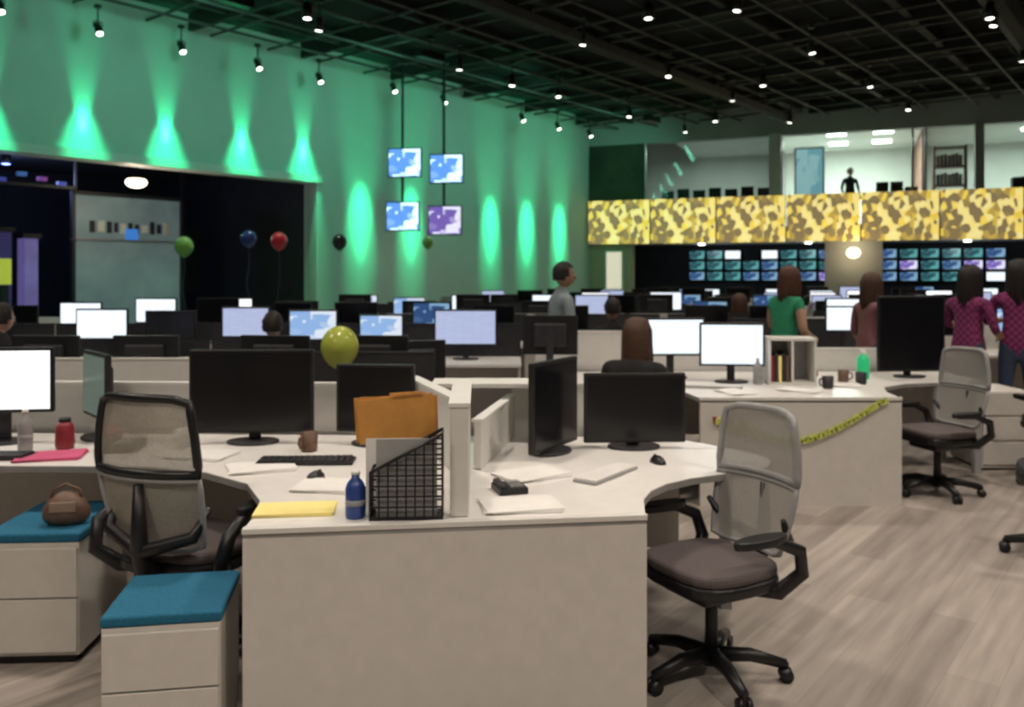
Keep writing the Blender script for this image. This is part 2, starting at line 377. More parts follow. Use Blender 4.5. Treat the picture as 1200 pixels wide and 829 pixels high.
# ------------------------------------------------------------------ ceiling grid
poly = [A, Bk(15, 0, 0), Vector((16.1, -4, 0)), Vector((-20.7, -4, 0))]
poly = [Vector((p.x, p.y)) for p in poly]
def clip(p, q):
    p = Vector(p[:2]); q = Vector(q[:2]); t0, t1 = 0., 1.; D = q-p; n = len(poly)
    cx = sum((v for v in poly), Vector((0, 0)))/n
    for i in range(n):
        a, b_ = poly[i], poly[(i+1) % n]; nn = Vector((-(b_-a).y, (b_-a).x))
        if nn.dot(cx-a) < 0: nn = -nn
        nn.normalize(); fp = nn.dot(p-a)-.1; fd = nn.dot(D)
        if abs(fd) < 1e-9:
            if fp < 0: return None
            continue
        tt = -fp/fd
        if fd > 0: t0 = max(t0, tt)
        else: t1 = min(t1, tt)
    if t0 >= t1: return None
    return p+D*t0, p+D*t1
mb = MB()
def beam(p, q, z, w, h, mat, rod=False):
    r = clip(p, q)
    if not r: return
    a, c = r; L_ = (c-a).length; mid = (a+c)/2
    if rod: mb.cyl((a.x, a.y, z), (c.x, c.y, z), w, mat, seg=8)
    else: mb.box((mid.x, mid.y, z), (L_, w, h), mat, rz=math.atan2((c-a).y, (c-a).x))
k = 0
o = .9
while o < 30:
    beam(W(-20, o, 0), W(45, o, 0), PZ, .028, 0, m_pipe, True)
    beam(W(-20, o+.2, 0), W(45, o+.2, 0), PZ+.3, .02, 0, m_pipe, True)
    if k % 2 == 0: beam(W(-20, o+.4, 0), W(45, o+.4, 0), PZ+.24, .12, .22, m_pipe2)
    o += 1.1; k += 1
s = -14; k = 0
while s < 40:
    beam(W(s, -5, 0), W(s, 40, 0), PZ+.08, .026, 0, m_pipe, True)
    if k % 2 == 0: beam(W(s+.4, -5, 0), W(s+.4, 40, 0), PZ+.22, .08, .3, m_pipe2)
    s += 1.2; k += 1
for o, z, r in ((5.3, PZ+.07, .18), (11.5, PZ+.02, .22), (17.5, PZ+.07, .2)):
    beam(W(-20, o, 0), W(45, o, 0), z, r, 0, m_pipe2, True)
place('ceiling_pipe_grid', mb)

def fixture_mesh(aim_tilt):
    mb = MB(); mb.cyl((0, 0, .34), (0, 0, .1), .012, m_black, seg=8); mb.box((0, 0, .33), (.08, .08, .05), m_black)
    mb.sweep([(-.07, 0, 0), (-.07, 0, .09), (0, 0, .11), (.07, 0, .09), (.07, 0, 0)], .008, m_black, 6)
    R = Matrix.Rotation(aim_tilt, 3, 'X')
    mb.cyl(R @ Vector((0, 0, .08)), R @ Vector((0, 0, -.12)), .045, m_black, .06)
    mb.cyl(R @ Vector((0, 0, -.12)), R @ Vector((0, 0, -.126)), .05, m_floorlight)
    for k in range(4): mb.cyl(R @ Vector((0, 0, .02+k*.015)), R @ Vector((0, 0, .025+k*.015)), .056, m_black)
    return mb.mesh('track_spotlight_mesh')
FM = fixture_mesh(.5); FD = fixture_mesh(0.15)
FZ = PZ-.34
G = (.04, 1, .40)
mb = MB(); mb.box((0, 0, .015), (.16, .16, .03), m_black); mb.cyl((0, 0, .03), (0, 0, .13), .05, m_black, .065); mb.cyl((0, 0, .131), (0, 0, .134), .055, M('green_lens', (.1, 1, .5), .4, es=5, ecol=(.1, 1, .5)))
UP = mb.mesh('wall_uplight_mesh')
mb = MB(); mb.box((0, 0, .01), (.12, .05, .02), m_part); mb.cyl((0, 0, .02), (0, 0, .024), .02, M('green_lens_small', (.1, 1, .5), .4, es=3, ecol=(.1, 1, .5)))
UPS = mb.mesh('added_ledge_uplight_mesh')
for s in (1.5, 3.0, 4.5, 7.3, 8.8, 10.3, 11.7, 13.2, 14.6, 16.0, 17.4):
    left = s > 9.5
    p = W(s, .50 if left else 1.0, FZ); f = place('track_spotlight', FM, p, WR+math.pi)
    if left:
        light('green_beam', 'SPOT', p-Vector((0, 0, .14)), 1000, G, f, aim=W(s, .08, 3.45), spot_size=math.radians(28), spot_blend=1, shadow_soft_size=.04)
        u = place('wall_uplight', UPS, W(s, .065, OPZ), WR)  # unseen ledge fixture, added to fill the green columns from below
        light('green_up', 'SPOT', W(s, .085, OPZ+.04), 330, G, u, aim=W(s, .0, OPZ+1.0), spot_size=math.radians(30), spot_blend=1, shadow_soft_size=.02)
    else:
        light('green_beam', 'SPOT', p-Vector((0, 0, .16))-nin*.1, 1500, G, f, aim=W(s, 0, 2.6), spot_size=math.radians(20), spot_blend=1, shadow_soft_size=.05)
        u = place('wall_uplight', UP, W(s, .45, 0), WR)
        light('green_up', 'SPOT', W(s, .45, .18), 1600, G, u, aim=W(s, 0, 4.2), spot_size=math.radians(20), spot_blend=1, shadow_soft_size=.05)
for s in (2, 6, 10, 14, 18.5):
    mb = MB(); p = W(s, 3.2, FZ+.05)
    mb.box((0, 0, 0), (.6, .18, .14), m_black, bev=.01); mb.cyl((0, 0, .05), (0, 0, .33), .015, m_black, seg=8); mb.box((0, 0, .31), (.12, .12, .04), m_black)
    f = place('added_wash_light', mb, p, WR)  # green fill added to tint the whole wall, housing invented for it
    light('wash', 'AREA', p-nin*.15-Vector((0, 0, .1)), 26, (.22, 1, .66), f, aim=W(s, 0, 3.6), size=.5)
def inside(p, mgn):
    c = clip((p.x, p.y-.001), (p.x, p.y+.001)); return c is not None
o = 3.4
while o < 26:
    s = -12
    while s < 34:
        p = W(s+random.uniform(-.3, .3), o, FZ)
        if inside(p, .5) and p.y > 1 and abs(p.x) < .66*p.y+2:
            place('track_spotlight', FD, p, random.uniform(0, 6))
        s += 3.1
    o += 2.7
WARM = (1, .875, .75)
for x, y, en in ((-3.2, .2, 430), (.3, -.8, 430), (3.2, .6, 430), (-4.6, 4.2, 350), (-1, 4.4, 350), (2.4, 4.0, 400), (5.4, 4.6, 400), (-5, 8.5, 230), (-1, 8.5, 230), (3, 8.5, 300), (7, 8.5, 260),
                 (-3, 12.5, 190), (2, 12.5, 200), (7, 12.5, 200), (0, 17, 180), (5, 17, 190), (10, 16, 190), (5, 21, 130)):
    mb = MB(); mb.cyl((0, 0, .35), (0, 0, .1), .015, m_black, seg=8); mb.cyl((0, 0, .12), (0, 0, -.1), .06, m_black, .09); mb.cyl((0, 0, -.1), (0, 0, -.108), .055, m_floorlight); mb.box((0, 0, .34), (.1, .1, .04), m_black)
    f = place('high_bay_downlight', mb, (x, y, FZ+.02))
    light('downlight', 'SPOT', (x, y, FZ-.11), en*.95, WARM, f, aim=(x, y, 0), spot_size=math.radians(130), spot_blend=.9, shadow_soft_size=.25)

for px_, z, m_ in ((-2.16, 3.82, s_news), (-1.32, 3.70, s_news), (-2.2, 2.74, s_news), (-1.35, 2.66, s_news2)):
    o = place('hanging_tv_screen', tv(.70, .60, m_), (px_, 17.2, z), -.12)
mb = MB()
for x in (-2.22, -1.38): mb.cyl((x, 17.3, 2.5), (x, 17.3, PZ+.1), .03, m_black, seg=8); mb.box((x, 17.3, PZ+.1), (.2, .2, .04), m_black)
place('tv_ceiling_mount', mb)

# ------------------------------------------------------------------ furniture library
def monitor_mesh(w, h, mat, zc, back=True):
    mb = MB(); mb.box((0, 0, zc), (w, .03, h), m_black, bev=.006)
    y = -.0165; a, c = w/2-.016, h/2-.018
    mb.quad([(-a, y, zc-c), (a, y, zc-c), (a, y, zc+c), (-a, y, zc+c)], mat)
    mb.box((0, .03, zc), (w*.6, .04, h*.6), m_dark, bev=.015)
    mb.box((0, .055, zc/2+.01), (.06, .018, zc), m_dark, bev=.004)
    mb.box((0, .045, zc*.95), (.1, .04, .08), m_dark)
    pts = [(.13*math.cos(a_), .02+.095*math.sin(a_)) for a_ in [i*math.pi/10 for i in range(20)]]
    mb.prism(pts, 0, .014, m_dark, bev=.004)
    return mb.mesh('monitor_mesh')
MM = {}
def monitor(x, y, rz, mat, w=.5, h=.31, zc=.33, z=.74, name='computer_monitor'):
    k = (w, h, mat.name, zc)
    if k not in MM: MM[k] = monitor_mesh(w, h, mat, zc)
    return place(name, MM[k], (x, y, z), rz)
def chair_mesh(mesh_mat, frame_mat=m_black, seatm=m_seat, low=m_grey):
    mb = MB()
    mb.cyl((0, 0, .06), (0, 0, .13), .04, m_black)
    for k in range(5):
        a = k*2*math.pi/5+.3; c, s = math.cos(a), math.sin(a)
        mb.sweep([(0.02*c, .02*s, .10), (.16*c, .16*s, .105), (.31*c, .31*s, .072)], [.036, .03, .022], m_black, 8)
        mb.cyl((.31*c, .31*s, .08), (.31*c, .31*s, .045), .012, m_black, seg=8)
        for q in (-.018, .018):
            ctr = Vector((.31*c-s*q, .31*s+c*q, .03)); ax = Vector((-s, c, 0))*.009
            mb.cyl(ctr-ax, ctr+ax, .03, m_black, seg=14)
    mb.cyl((0, 0, .12), (0, 0, .40), .03, m_dark, .024)
    mb.box((0, -.02, .395), (.28, .36, .07), m_black, bev=.025)
    def sp(n, a, b_, e=3.2):
        r = []
        for i in range(n):
            t = 2*math.pi*i/n; c, s = math.cos(t), math.sin(t)
            r.append((a*abs(c)**(2/e)*(1 if c > 0 else -1), .01+b_*abs(s)**(2/e)*(1 if s > 0 else -1)))
        return r
    mb.prism(sp(28, .255, .245), .42, .475, m_black, bev=.018)
    mb.prism(sp(28, .25, .24), .47, .52, seatm, bev=.022)
    hw = lambda v: (.235-.035*abs(2*v-1)**2)
    yb = lambda v: -.235-.09*v+.03*math.sin(v*math.pi)*-1
    def surf(u, v):
        x = (2*u-1); 
        vv = .5+(v-.5)*(1-.07*abs(x)**6)
        return Vector((x*hw(v), yb(vv)+.055*x*x, .53+.60*vv))
    mb.grid(surf, 12, 16, mesh_mat)
    def outline(v0, v1, n=8):
        L_ = [surf(0, v0+(v1-v0)*i/n) for i in range(n+1)]; T = [surf(i/8, v1) for i in range(1, 8)]; R_ = [surf(1, v1-(v1-v0)*i/n) for i in range(n+1)]; B_ = [surf(1-i/8, v0) for i in range(1, 8)]
        return L_+T+R_+B_
    off = Vector((0, -.006, 0))
    mb.sweep([p+off for p in outline(.52, 1)], .017, frame_mat, 8, closed=True)
    mb.sweep([p+off for p in outline(0, .48)], .012, low, 8, closed=True)
    mb.sweep([(0, -.1, .41), (0, -.27, .44), (0, -.31, .56), (0, -.315, .80)], [.045, .045, .034, .018], m_black, 8)
    mb.sweep([(-.225, -.19, .70), (-.2, -.25, .60), (0, -.31, .54), (.2, -.25, .60), (.225, -.19, .70)], [.012, .024, .03, .024, .012], m_black, 8)
    for q in (-1, 1):
        mb.sweep([(q*.1, -.06, .41), (q*.25, -.14, .42), (q*.30, -.22, .50), (q*.315, -.19, .60), (q*.305, -.06, .655), (q*.30, .10, .66)], [.034, .034, .03, .028, .024, .02], m_black, 8)
        mb.prism([(q*.305+.045*math.cos(t), .02+.14*math.sin(t)) for t in [i*math.pi/8 for i in range(16)]], .65, .685, m_black, bev=.01)
    return mb.mesh('office_chair_mesh')
CH_b = chair_mesh(m_meshb); CH_g = chair_mesh(m_meshg, frame_mat=m_grey); CH_k = chair_mesh(M('chair_mesh_black', (.03, .03, .03), .8), seatm=m_dark, low=m_dark)
def face(dx, dy): return math.atan2(-dx, dy)

def pedestal(loc, rz, w=.38, dp=.50, sc_=1):
    mb = MB(); h = .50
    mb.box((0, 0, .04+h/2-.02), (w, dp, h-.04), m_white, bev=.004)
    mb.box((0, 0, .02), (w-.06, dp-.06, .04), m_black)
    mb.box((0, -dp/2-.006, .38), (w-.012, .014, .20), m_white, bev=.003); mb.box((0, -dp/2-.006, .165), (w-.012, .014, .215), m_white, bev=.003)
    mb.box((0, -dp/2-.001, .277), (w-.01, .006, .006), m_grey)
    for q in (-.15, .15):
        for r in (-.17, .17): mb.cyl((q, r, 0), (q, r, .03), .02, m_black)
    mb.box((0, 0, .52), (w+.01, dp+.01, .04), m_fabric_bl, bev=.012, seg=3)
    return place('drawer_pedestal', mb, loc, rz, sc_=sc_)

# ------------------------------------------------------------------ foreground desk cluster
def worktop(mb, poly_, z=.74, th=.03):
    mb.prism(poly_, z-th, z-.004, m_edge); 
    mb.prism(poly_, z-.004, z, m_top)
mb = MB()
RT = [(-.19, 2.935), (.474, 3.02), (.485, 3.12), (.50, 3.24), (.55, 3.37), (.63, 3.48), (.75, 3.575), (.90, 3.65), (1.04, 3.71), (1.13, 3.78), (1.18, 3.88), (1.18, 4.0), (1.10, 4.14), (.96, 4.30), (.84, 4.44), (-.19, 4.50)]
LT = [(-.90, 2.85), (-.19, 2.935), (-.19, 4.50), (-3.3, 4.60), (-3.3, 3.82), (-1.95, 3.80), (-1.6, 3.78), (-1.32, 3.68), (-1.08, 3.48), (-.95, 3.22), (-.91, 3.0)]
worktop(mb, RT); worktop(mb, LT)
ga = math.atan2(.17, 1.374)
mb.box((-.213, 2.945, .355), (1.386, .028, .71), m_white, rz=ga)
mb.box((-.213, 2.945, .735), (1.392, .034, .02), m_part, rz=ga, bev=.003)
for x, y in ((1.02, 4.08), (-.3, 4.42), (-3.2, 4.45), (-1.75, 4.45), (-3.2, 3.9)):
    mb.box((x, y, .355), (.05, .05, .71), m_grey)
mb.box((.3, 4.36, .45), (1.1, .02, .5), m_white); mb.box((-1.8, 4.50, .45), (3.0, .02, .5), m_white)
place('workstation_desk', mb)
mb = MB()
def panel(p, q, z0, z1, th=.035):
    p = Vector(p); q = Vector(q); D = q-p; m = (p+q)/2; a = math.atan2(D.y, D.x)
    mb.box((m.x, m.y, (z0+z1)/2), (D.length, th, z1-z0), m_part, rz=a, bev=.004)
    mb.box((m.x, m.y, z1+.005), (D.length+.01, th+.012, .014), m_cap, rz=a)
panel((-.185, 3.0), (-.21, 3.65), .742, 1.13, .065)
panel((-.23, 3.68), (-.52, 4.45), .742, 1.05, .05)
panel((-.15, 3.72), (.0, 4.50), .742, .95)
panel((.0, 4.56), (.86, 4.56), .3, 1.0)
panel((-3.3, 4.66), (-.55, 4.56), .3, 1.0)
mb.box((-.14, 4.42, 1.03), (.54, .24, .02), m_cap)
mb.box((-.40, 4.42, .885), (.02, .22, .28), m_part); mb.box((.12, 4.42, .885), (.02, .22, .28), m_part)
place('desk_partition', mb)

pedestal((-1.165, 2.95, 0), ga+.04, w=.40, dp=.42, sc_=.92)
pedestal((-1.97, 3.72, 0), .06)
place('office_chair', CH_b, (-1.31, 3.52, 0), face(.32, .94))
place('office_chair', CH_g, (.79, 3.38, 0), face(-.85, -.48), sc_=.92)
place('office_chair', CH_g, (3.08, 6.18, 0), face(-.9, -.30), sc_=.92)
place('office_chair', CH_k, (3.10, 4.75, 0), face(-.9, .45))

monitor(.60, 4.18, .05, m_off, .50, .34, .20)
monitor(-1.31, 4.30, .03, m_off, .62, .42, .265)
monitor(-.68, 4.26, -.12, m_off, .40, .34, .235)
monitor(.20, 4.08, 1.02, m_off, .44, .42, .235)
monitor(-2.58, 4.3, .12, s_white, .52, .33, .32)
monitor(-2.15, 4.42, -.85, s_dim, .40, .34, .28)

def keyboard_mesh(mb_, mk):
    mb = MB(); mb.box((0, 0, .008), (.43, .13, .014), mb_, bev=.004)
    for r in range(5):
        for c in range(15): mb.box((-.195+c*.0275, -.048+r*.024, .019), (.023, .02, .007), mk)
    return mb.mesh('keyboard_mesh')
KW = keyboard_mesh(m_grey, m_paper); KB = keyboard_mesh(m_black, m_dark)
def mouse_mesh(mt):
    mb = MB(); mb.ell((0, 0, .0), (.03, .055, .034), mt, fn=lambda c: (c.x, c.y, max(c.z, 0))); mb.cyl((0, .02, .028), (0, .035, .028), .006, m_dark, seg=8); return mb.mesh('computer_mouse_mesh')
MK = mouse_mesh(m_black)
place('keyboard', KW, (.40, 3.62, .74), .95, sc_=.85); place('computer_mouse', MK, (.66, 3.86, .74), .3)
place('keyboard', KB, (-.93, 3.86, .74), .05); place('computer_mouse', MK, (-.82, 3.56, .74), -.4)
place('keyboard', KB, (-2.45, 3.96, .74), 0)
mb = MB(); mb.box((0, 0, .02), (.18, .2, .04), m_black, bev=.008); mb.box((-.06, 0, .05), (.045, .19, .03), m_dark, bev=.012); mb.box((.03, .05, .045), (.08, .05, .01), m_grey)
for r in range(4):
    for c in range(3): mb.box((.0+c*.028, -.07+r*.025, .043), (.02, .016, .008), m_grey)
PH = mb.mesh('desk_phone_mesh'); place('desk_phone', PH, (-.01, 3.36, .74), .3, sc_=.65)
place('desk_phone', PH, (-1.9, 4.15, .74), .1)
for x, y, r, m_, n in ((-.78, 3.08, .08, m_yellow, 'yellow_notepad'), (-1.1, 3.75, .3, m_paper, 'paper_sheets'), (-.72, 3.42, -.2, m_paper, 'paper_sheets'), (.08, 3.62, .5, m_paper, 'paper_sheets'), (0.03, 3.14, .1, m_paper, 'paper_sheets'), (-2.15, 3.98, .2, m_pink, 'pink_folder'), (-1.45, 4.0, -.3, m_paper, 'paper_sheets')):
    mb = MB()
    for k in range(3): mb.box((0, 0, .003+.004*k), (.28, .16 if m_ is m_yellow else .2, .0035), m_, rz=(.02 if m_ is m_yellow else .06)*k)
    place(n, mb, (x, y, .74), r)
mb = MB()
H, Wd, Dp = .30, .25, .10
for k in range(9):
    x = -Wd/2+k*Wd/8
    top = H*(.55+.45*k/8)
    for yy in (-Dp/2, Dp/2): mb.box((x, yy, top/2), (.006, .004, top), m_black)
for k in range(9):
    z = .01+k*H/8*.97; x0 = -Wd/2 if z < H*.55 else -Wd/2+Wd*((z/H-.55)/.45)
    for yy in (-Dp/2, Dp/2): mb.box(((x0+Wd/2)/2, yy, z), (Wd/2-x0, .004, .006), m_black)
mb.box((0, 0, .003), (Wd, Dp, .006), m_black); mb.box((Wd/2, 0, H/2), (.006, Dp, H), m_black); mb.box((-Wd/2, 0, H*.275), (.006, Dp, H*.55), m_black)
mb.sweep([(-Wd/2, -Dp/2, H*.55), (Wd/2, -Dp/2, H)], .006, m_black, 6); mb.sweep([(-Wd/2, Dp/2, H*.55), (Wd/2, Dp/2, H)], .006, m_black, 6)
for k, (mt, hh) in enumerate(((m_grey, .27), (m_paper, .24), (m_grey, .26))): mb.box((0, -.03+k*.02, .01+hh/2), (.21, .008, hh), mt)
o = place('mesh_magazine_holder', mb, (-.37, 3.01, .74), .05)
mb = MB()
for k, (dx, r) in enumerate(((0, -.10), (.01, -.02), (-.012, -.06))):
    R = Matrix.Rotation(r, 3, 'Y')
    mb.box((dx, .012*k, .33), (.28, .004, .16), m_manila, R=R); mb.box((dx+.04, .012*k, .413), (.11, .004, .02), m_manila, R=R)
mb.box((0, .012, .13), (.22, .03, .26), m_paper)
place('manila_folders', mb, (-.42, 3.10, .74), .05)
def bottle(x, y, z, m_, h=.17, r=.033, nm='water_bottle'):
    mb = MB(); prof = [(r*.9, 0), (r, .01), (r, h*.62), (r*.8, h*.74), (r*.4, h*.84), (r*.38, h*.92)]
    mb.sweep([(0, 0, q[1]) for q in prof], [q[0] for q in prof], m_, 16); mb.cyl((0, 0, h*.92), (0, 0, h), r*.45, m_paper); mb.cyl((0, 0, h*.28), (0, 0, h*.40), r*1.02, m_grey, seg=16)
    place(nm, mb, (x, y, z))
bottle(-.55, 3.0, .74, m_blue, .165, .036); bottle(-2.35, 4.12, .74, m_grey, .2); bottle(1.9, 6.6, .74, m_grey, .2)
def mug(x, y, z, m_):
    mb = MB(); mb.sweep([(0, 0, 0), (0, 0, .01), (0, 0, .09), (0, 0, .095), (0, 0, .09), (0, 0, .02)], [.036, .04, .042, .039, .036, .034], m_, 16)
    mb.sweep([(.04, 0, .075), (.065, 0, .07), (.07, 0, .045), (.06, 0, .025), (.04, 0, .02)], .006, m_, 8); place('coffee_mug', mb, (x, y, z), random.uniform(0, 6))
mug(-2.0, 4.28, .74, m_red); mug(-.98, 4.12, .74, m_brown); mug(-1.62, 4.2, .74, m_paper); mug(2.4, 6.9, .74, m_red)
mb = MB(); mb.sweep([(0, 0, 0), (0, 0, .02), (0, 0, .11), (0, 0, .13)], [.04, .045, .04, .028], m_red, 16); mb.cyl((0, 0, .13), (0, 0, .15), .028, m_black); place('red_flask', mb, (-2.19, 4.18, .74))
mb = MB(); mb.ell((0, 0, .075), (.11, .07, .09), m_brown, fn=lambda c: (c.x*(1-.25*c.z), c.y, max(c.z, -.83)))
mb.box((0, -.066, .10), (.12, .012, .05), M('bag_flap', (.30, .22, .16), .5), bev=.004)
mb.sweep([(-.07, 0, .13), (-.06, 0, .17), (0, 0, .20), (.06, 0, .17), (.07, 0, .13)], .007, m_brown, 8)
place('handbag', mb, (-1.88, 3.60, .54), .2, sc_=.85)

# ------------------------------------------------------------------ right desk
mb = MB()
worktop(mb, [(1.29, 5.86), (2.67, 5.86), (2.70, 6.15), (2.80, 6.42), (3.05, 6.62), (3.4, 6.72), (3.75, 6.75), (3.75, 7.45), (.2, 7.45), (.2, 6.62), (.8, 6.58), (1.08, 6.45), (1.24, 6.2)])
mb.box((1.98, 5.86, .355), (1.38, .03, .71), m_white); mb.box((1.98, 5.86, .735), (1.386, .036, .02), m_part)
for x, y in ((.25, 6.7), (.25, 7.35), (3.7, 7.35), (3.7, 6.8)): mb.box((x, y, .355), (.05, .05, .71), m_grey)
mb.box((2.0, 7.4, .45), (3.3, .02, .5), m_white)
place('workstation_desk', mb)
mb = MB()
panel((1.2, 7.49), (3.74, 7.49), .3, .93)
panel((.2, 7.49), (1.18, 7.49), .3, 1.08)
place('desk_partition', mb)
monitor(1.30, 6.95, .05, s_doc, .54, .31, .34); monitor(1.72, 6.68, -.10, s_doc, .50, .34, .30)
monitor(.32, 7.15, math.pi-.1, m_off, .46, .33, .34)
monitor(3.28, 7.02, .1, m_off, .58, .62, .36)
mb = MB(); mb.box((0, 0, .01), (.36, .25, .02), m_part); mb.box((0, 0, .35), (.36, .25, .02), m_part)
for x in (-.17, .0, .17): mb.box((x, 0, .18), (.016, .25, .34), m_part)
mb.box((0, .12, .18), (.36, .01, .34), m_grey)
for k in range(5): mb.box((-.145+k*.028, .0, .12+.01*(k % 2)), (.022, .2, .20+.02*(k % 2)), [m_red, m_dark, m_yellow, m_dark, m_brown][k])
place('desktop_bookshelf', mb, (2.16, 6.65, .74), -.1)
place('keyboard', KW, (1.5, 6.38, .74), -.3)
for x, y, m_, n in ((2.1, 6.2, m_paper, 'paper_sheets'), (2.5, 6.5, m_paper, 'paper_sheets'), (1.6, 6.12, m_paper, 'paper_sheets')):
    mb = MB()
    for k in range(3): mb.box((0, 0, .003+.004*k), (.28, .2, .0035), m_, rz=.2*k)
    place(n, mb, (x, y, .74), x)
mug(2.7, 6.6, .74, m_dark); mug(2.35, 6.35, .74, m_dark); mug(2.62, 6.75, .74, m_brown)
m_gar = M('garland_lime', (.55, .62, .12), .6, var=.3, scale=30)
mb = MB(); pts = []
for i in range(41):
    u = i/40
    x = 1.40+1.17*u; 
    z = .585 + (-.135)*math.sin(math.pi*min(1, u*1.05)) + (.15)*max(0, (u-.45)/.55)**1.2
    pts.append(Vector((x, 5.835, z)))
mb.sweep(pts, .005, m_gar, 6)
for i in range(0, 40):
    p = pts[i]; a = .7*math.sin(i*1.9)
    mb.box(p+Vector((.01, -.002, -.004)), (.038, .004, .042), m_gar, R=Matrix.Rotation(a, 3, 'Y'))
for i, m_ in zip(range(0, 9), [m_red, m_yellow, m_gar]*3):
    x = 1.37+i*.035; z = .615-.006*i
    mb.prism([(0, 0), (.03, 0), (.015, -.06)], 0, .003, m_, X=Matrix.Translation((x, 5.836, z)) @ Matrix.Rotation(math.pi/2, 4, 'X'))
place('party_garland', mb)
mb = MB(); mb.box((0, 0, .33), (.4, .5, .62), m_white, bev=.004)
for z in (.14, .34, .54): mb.box((0, -.255, z), (.39, .014, .18), m_white, bev=.003)
mb.box((0, 0, .01), (.36, .46, .02), m_black); place('drawer_cabinet', mb, (4.0, 7.15, 0), 0)
mb = MB(); mb.sweep([(0, 0, 0), (0, 0, .02), (0, 0, .16), (0, 0, .2)], [.045, .05, .05, .02], M('green_spot_glow', (.03, .5, .2), .3, es=.3), 16); mb.cyl((0, 0, .2), (0, 0, .23), .02, m_paper)  # bottle made up to stand for a green spot of light, hence the emission
place('green_glow_stand_in', mb, (2.86, 6.95, .74))
place('office_chair', CH_k, (4.15, 6.40, 0), face(-.2, 1))

# ------------------------------------------------------------------ generic desks
mb = MB(); mb.box((0, 0, .725), (1.58, .78, .03), m_top, bev=.004)
for x in (-.77, .77): mb.box((x, 0, .355), (.025, .74, .71), m_white)
mb.box((0, .36, .40), (1.5, .02, .55), m_white); mb.box((0, .385, .88), (1.58, .03, .30), m_part, bev=.004); mb.box((0, .385, 1.035), (1.58, .035, .012), m_cap)
DK = mb.mesh('bench_desk_mesh')
mb = MB(); mb.box((0, 0, .725), (1.58, .78, .03), m_top, bev=.004)
for x in (-.77, .77): mb.box((x, 0, .355), (.025, .74, .71), m_white)
mb.box((0, .36, .40), (1.5, .02, .55), m_white); mb.box((0, .385, .90), (1.58, .03, .34), m_dark, bev=.004); mb.box((0, .385, 1.075), (1.58, .035, .012), m_dark)
DK2 = mb.mesh('bench_desk_mesh')
def desk(x, y, rz=0, dark=False): return place('bench_desk', DK2 if dark else DK, (x, y, 0), rz)
for x in (-4.5, -2.9, -1.3): desk(x, 6.0, math.pi, x == -1.3)
for x, w_ in ((-4.9, .5), (-4.1, .5), (-3.25, .5), (-2.55, .46), (-1.65, .5), (-1.0, .56)):
    monitor(x, 5.95, math.pi+random.uniform(-.15, .15), s_lilac, w_, .31, .27)
monitor(-.68, 6.2, math.pi+.3, s_lilac, .4, .3, .22)
for x in (-5.5, -3.9, -2.3, -.7): desk(x, 8.4, 0, True)
monitor(-4.08, 8.5, 0, s_doc, .52, .31, .35); monitor(-1.98, 8.5, .1, s_blue, .48, .31, .34); monitor(-2.65, 8.5, 0, s_lilac, .48, .31, .37)
monitor(-.46, 8.45, 0, s_lilac, .62, .36, .32); monitor(-1.3, 8.5, -.1, s_blue, .45, .28, .31); monitor(-3.4, 8.5, 0, m_off, .5, .31, .33); monitor(-5.3, 8.5, 0, s_white, .5, .31, .33)
desk(3.3, 9.3, 0, True); desk(5.1, 9.3, 0)
monitor(3.62, 9.3, 0, s_doc, .42, .28, .36); monitor(4.9, 9.3, .1, m_off, .5, .31, .33); monitor(5.5, 9.3, .1, s_blue, .5, .31, .33)
rows = [10.4, 12.1, 13.9, 15.7, 17.5, 19.3, 21.1, 22.9]
bright = [s_doc, s_white, s_blue, s_lilac, s_doc, s_cblue]
for ri, y in enumerate(rows):
    x = -17.57+.793*y+2.0
    x = max(x, -.68*y-.5)
    flip = ri % 2
    while x < min(.68*y+1.5, 14):
        by = 25-.41*(x+.9-2.25)-1.4
        wl = 2.25-(25-y-.6)*.793+1.4
        if y+.5 < by and x-.8 > wl and not (abs(x) > 12 and y < 8):
            desk(x, y, math.pi if flip else 0, random.random() < .55)
            for k in (-.38, .38):
                if random.random() < .9:
                    lit = random.random() < (.62 if not flip else .4)
                    rz = random.uniform(-.2, .2)+(0 if (not flip or lit) else math.pi)
                    monitor(x+k, y+random.uniform(-.05, .05), rz, random.choice(bright) if lit else m_off, random.choice((.48, .52)), .31, random.choice((.31, .35, .4)))
            if random.random() < .6:
                place('office_chair', random.choice((CH_k, CH_g, CH_k)), (x+random.uniform(-.2, .2), y+(.85 if flip else -.85), 0), (math.pi if flip else 0)+random.uniform(-.4, .4))
        x += 1.68 if random.random() < .85 else 2.5

# ------------------------------------------------------------------ balloons
def balloon(p, r, col, anchor_z):
    mb = MB(); mt = M('balloon_latex', col, .22, var=.03)
    mb.ell((0, 0, 0), (r, r, r*1.15), mt, fn=lambda c: (c.x*(1-.18*max(0, -c.z)), c.y*(1-.18*max(0, -c.z)), c.z), u=20, v=14)
    mb.cyl((0, 0, -r*1.2), (0, 0, -r*1.1), .02, mt, .006, seg=8)
    h = p[2]-anchor_z
    mb.sweep([(.03*math.sin(i*1.3)*math.sin(math.pi*i/9), 0, -r*1.15-(h-r*1.15)*i/9) for i in range(10)], .0015, m_grey, 5)
    place('party_balloon', mb, p)
balloon((-4.65, 12.1, 1.97), .13, (.22, .50, .10), .74)
balloon((-3.75, 12.15, 2.08), .11, (.02, .05, .25), .74)
balloon((-3.55, 13.0, 2.08), .125, (.60, .03, .05), .0)
balloon((-2.8, 13.85, 2.1), .12, (.02, .02, .02), .74)
balloon((-1.08, 5.35, 1.13), .12, (.42, .48, .08), .0)
balloon((-1.55, 15.7, 2.15), .10, (.25, .45, .1), .74)

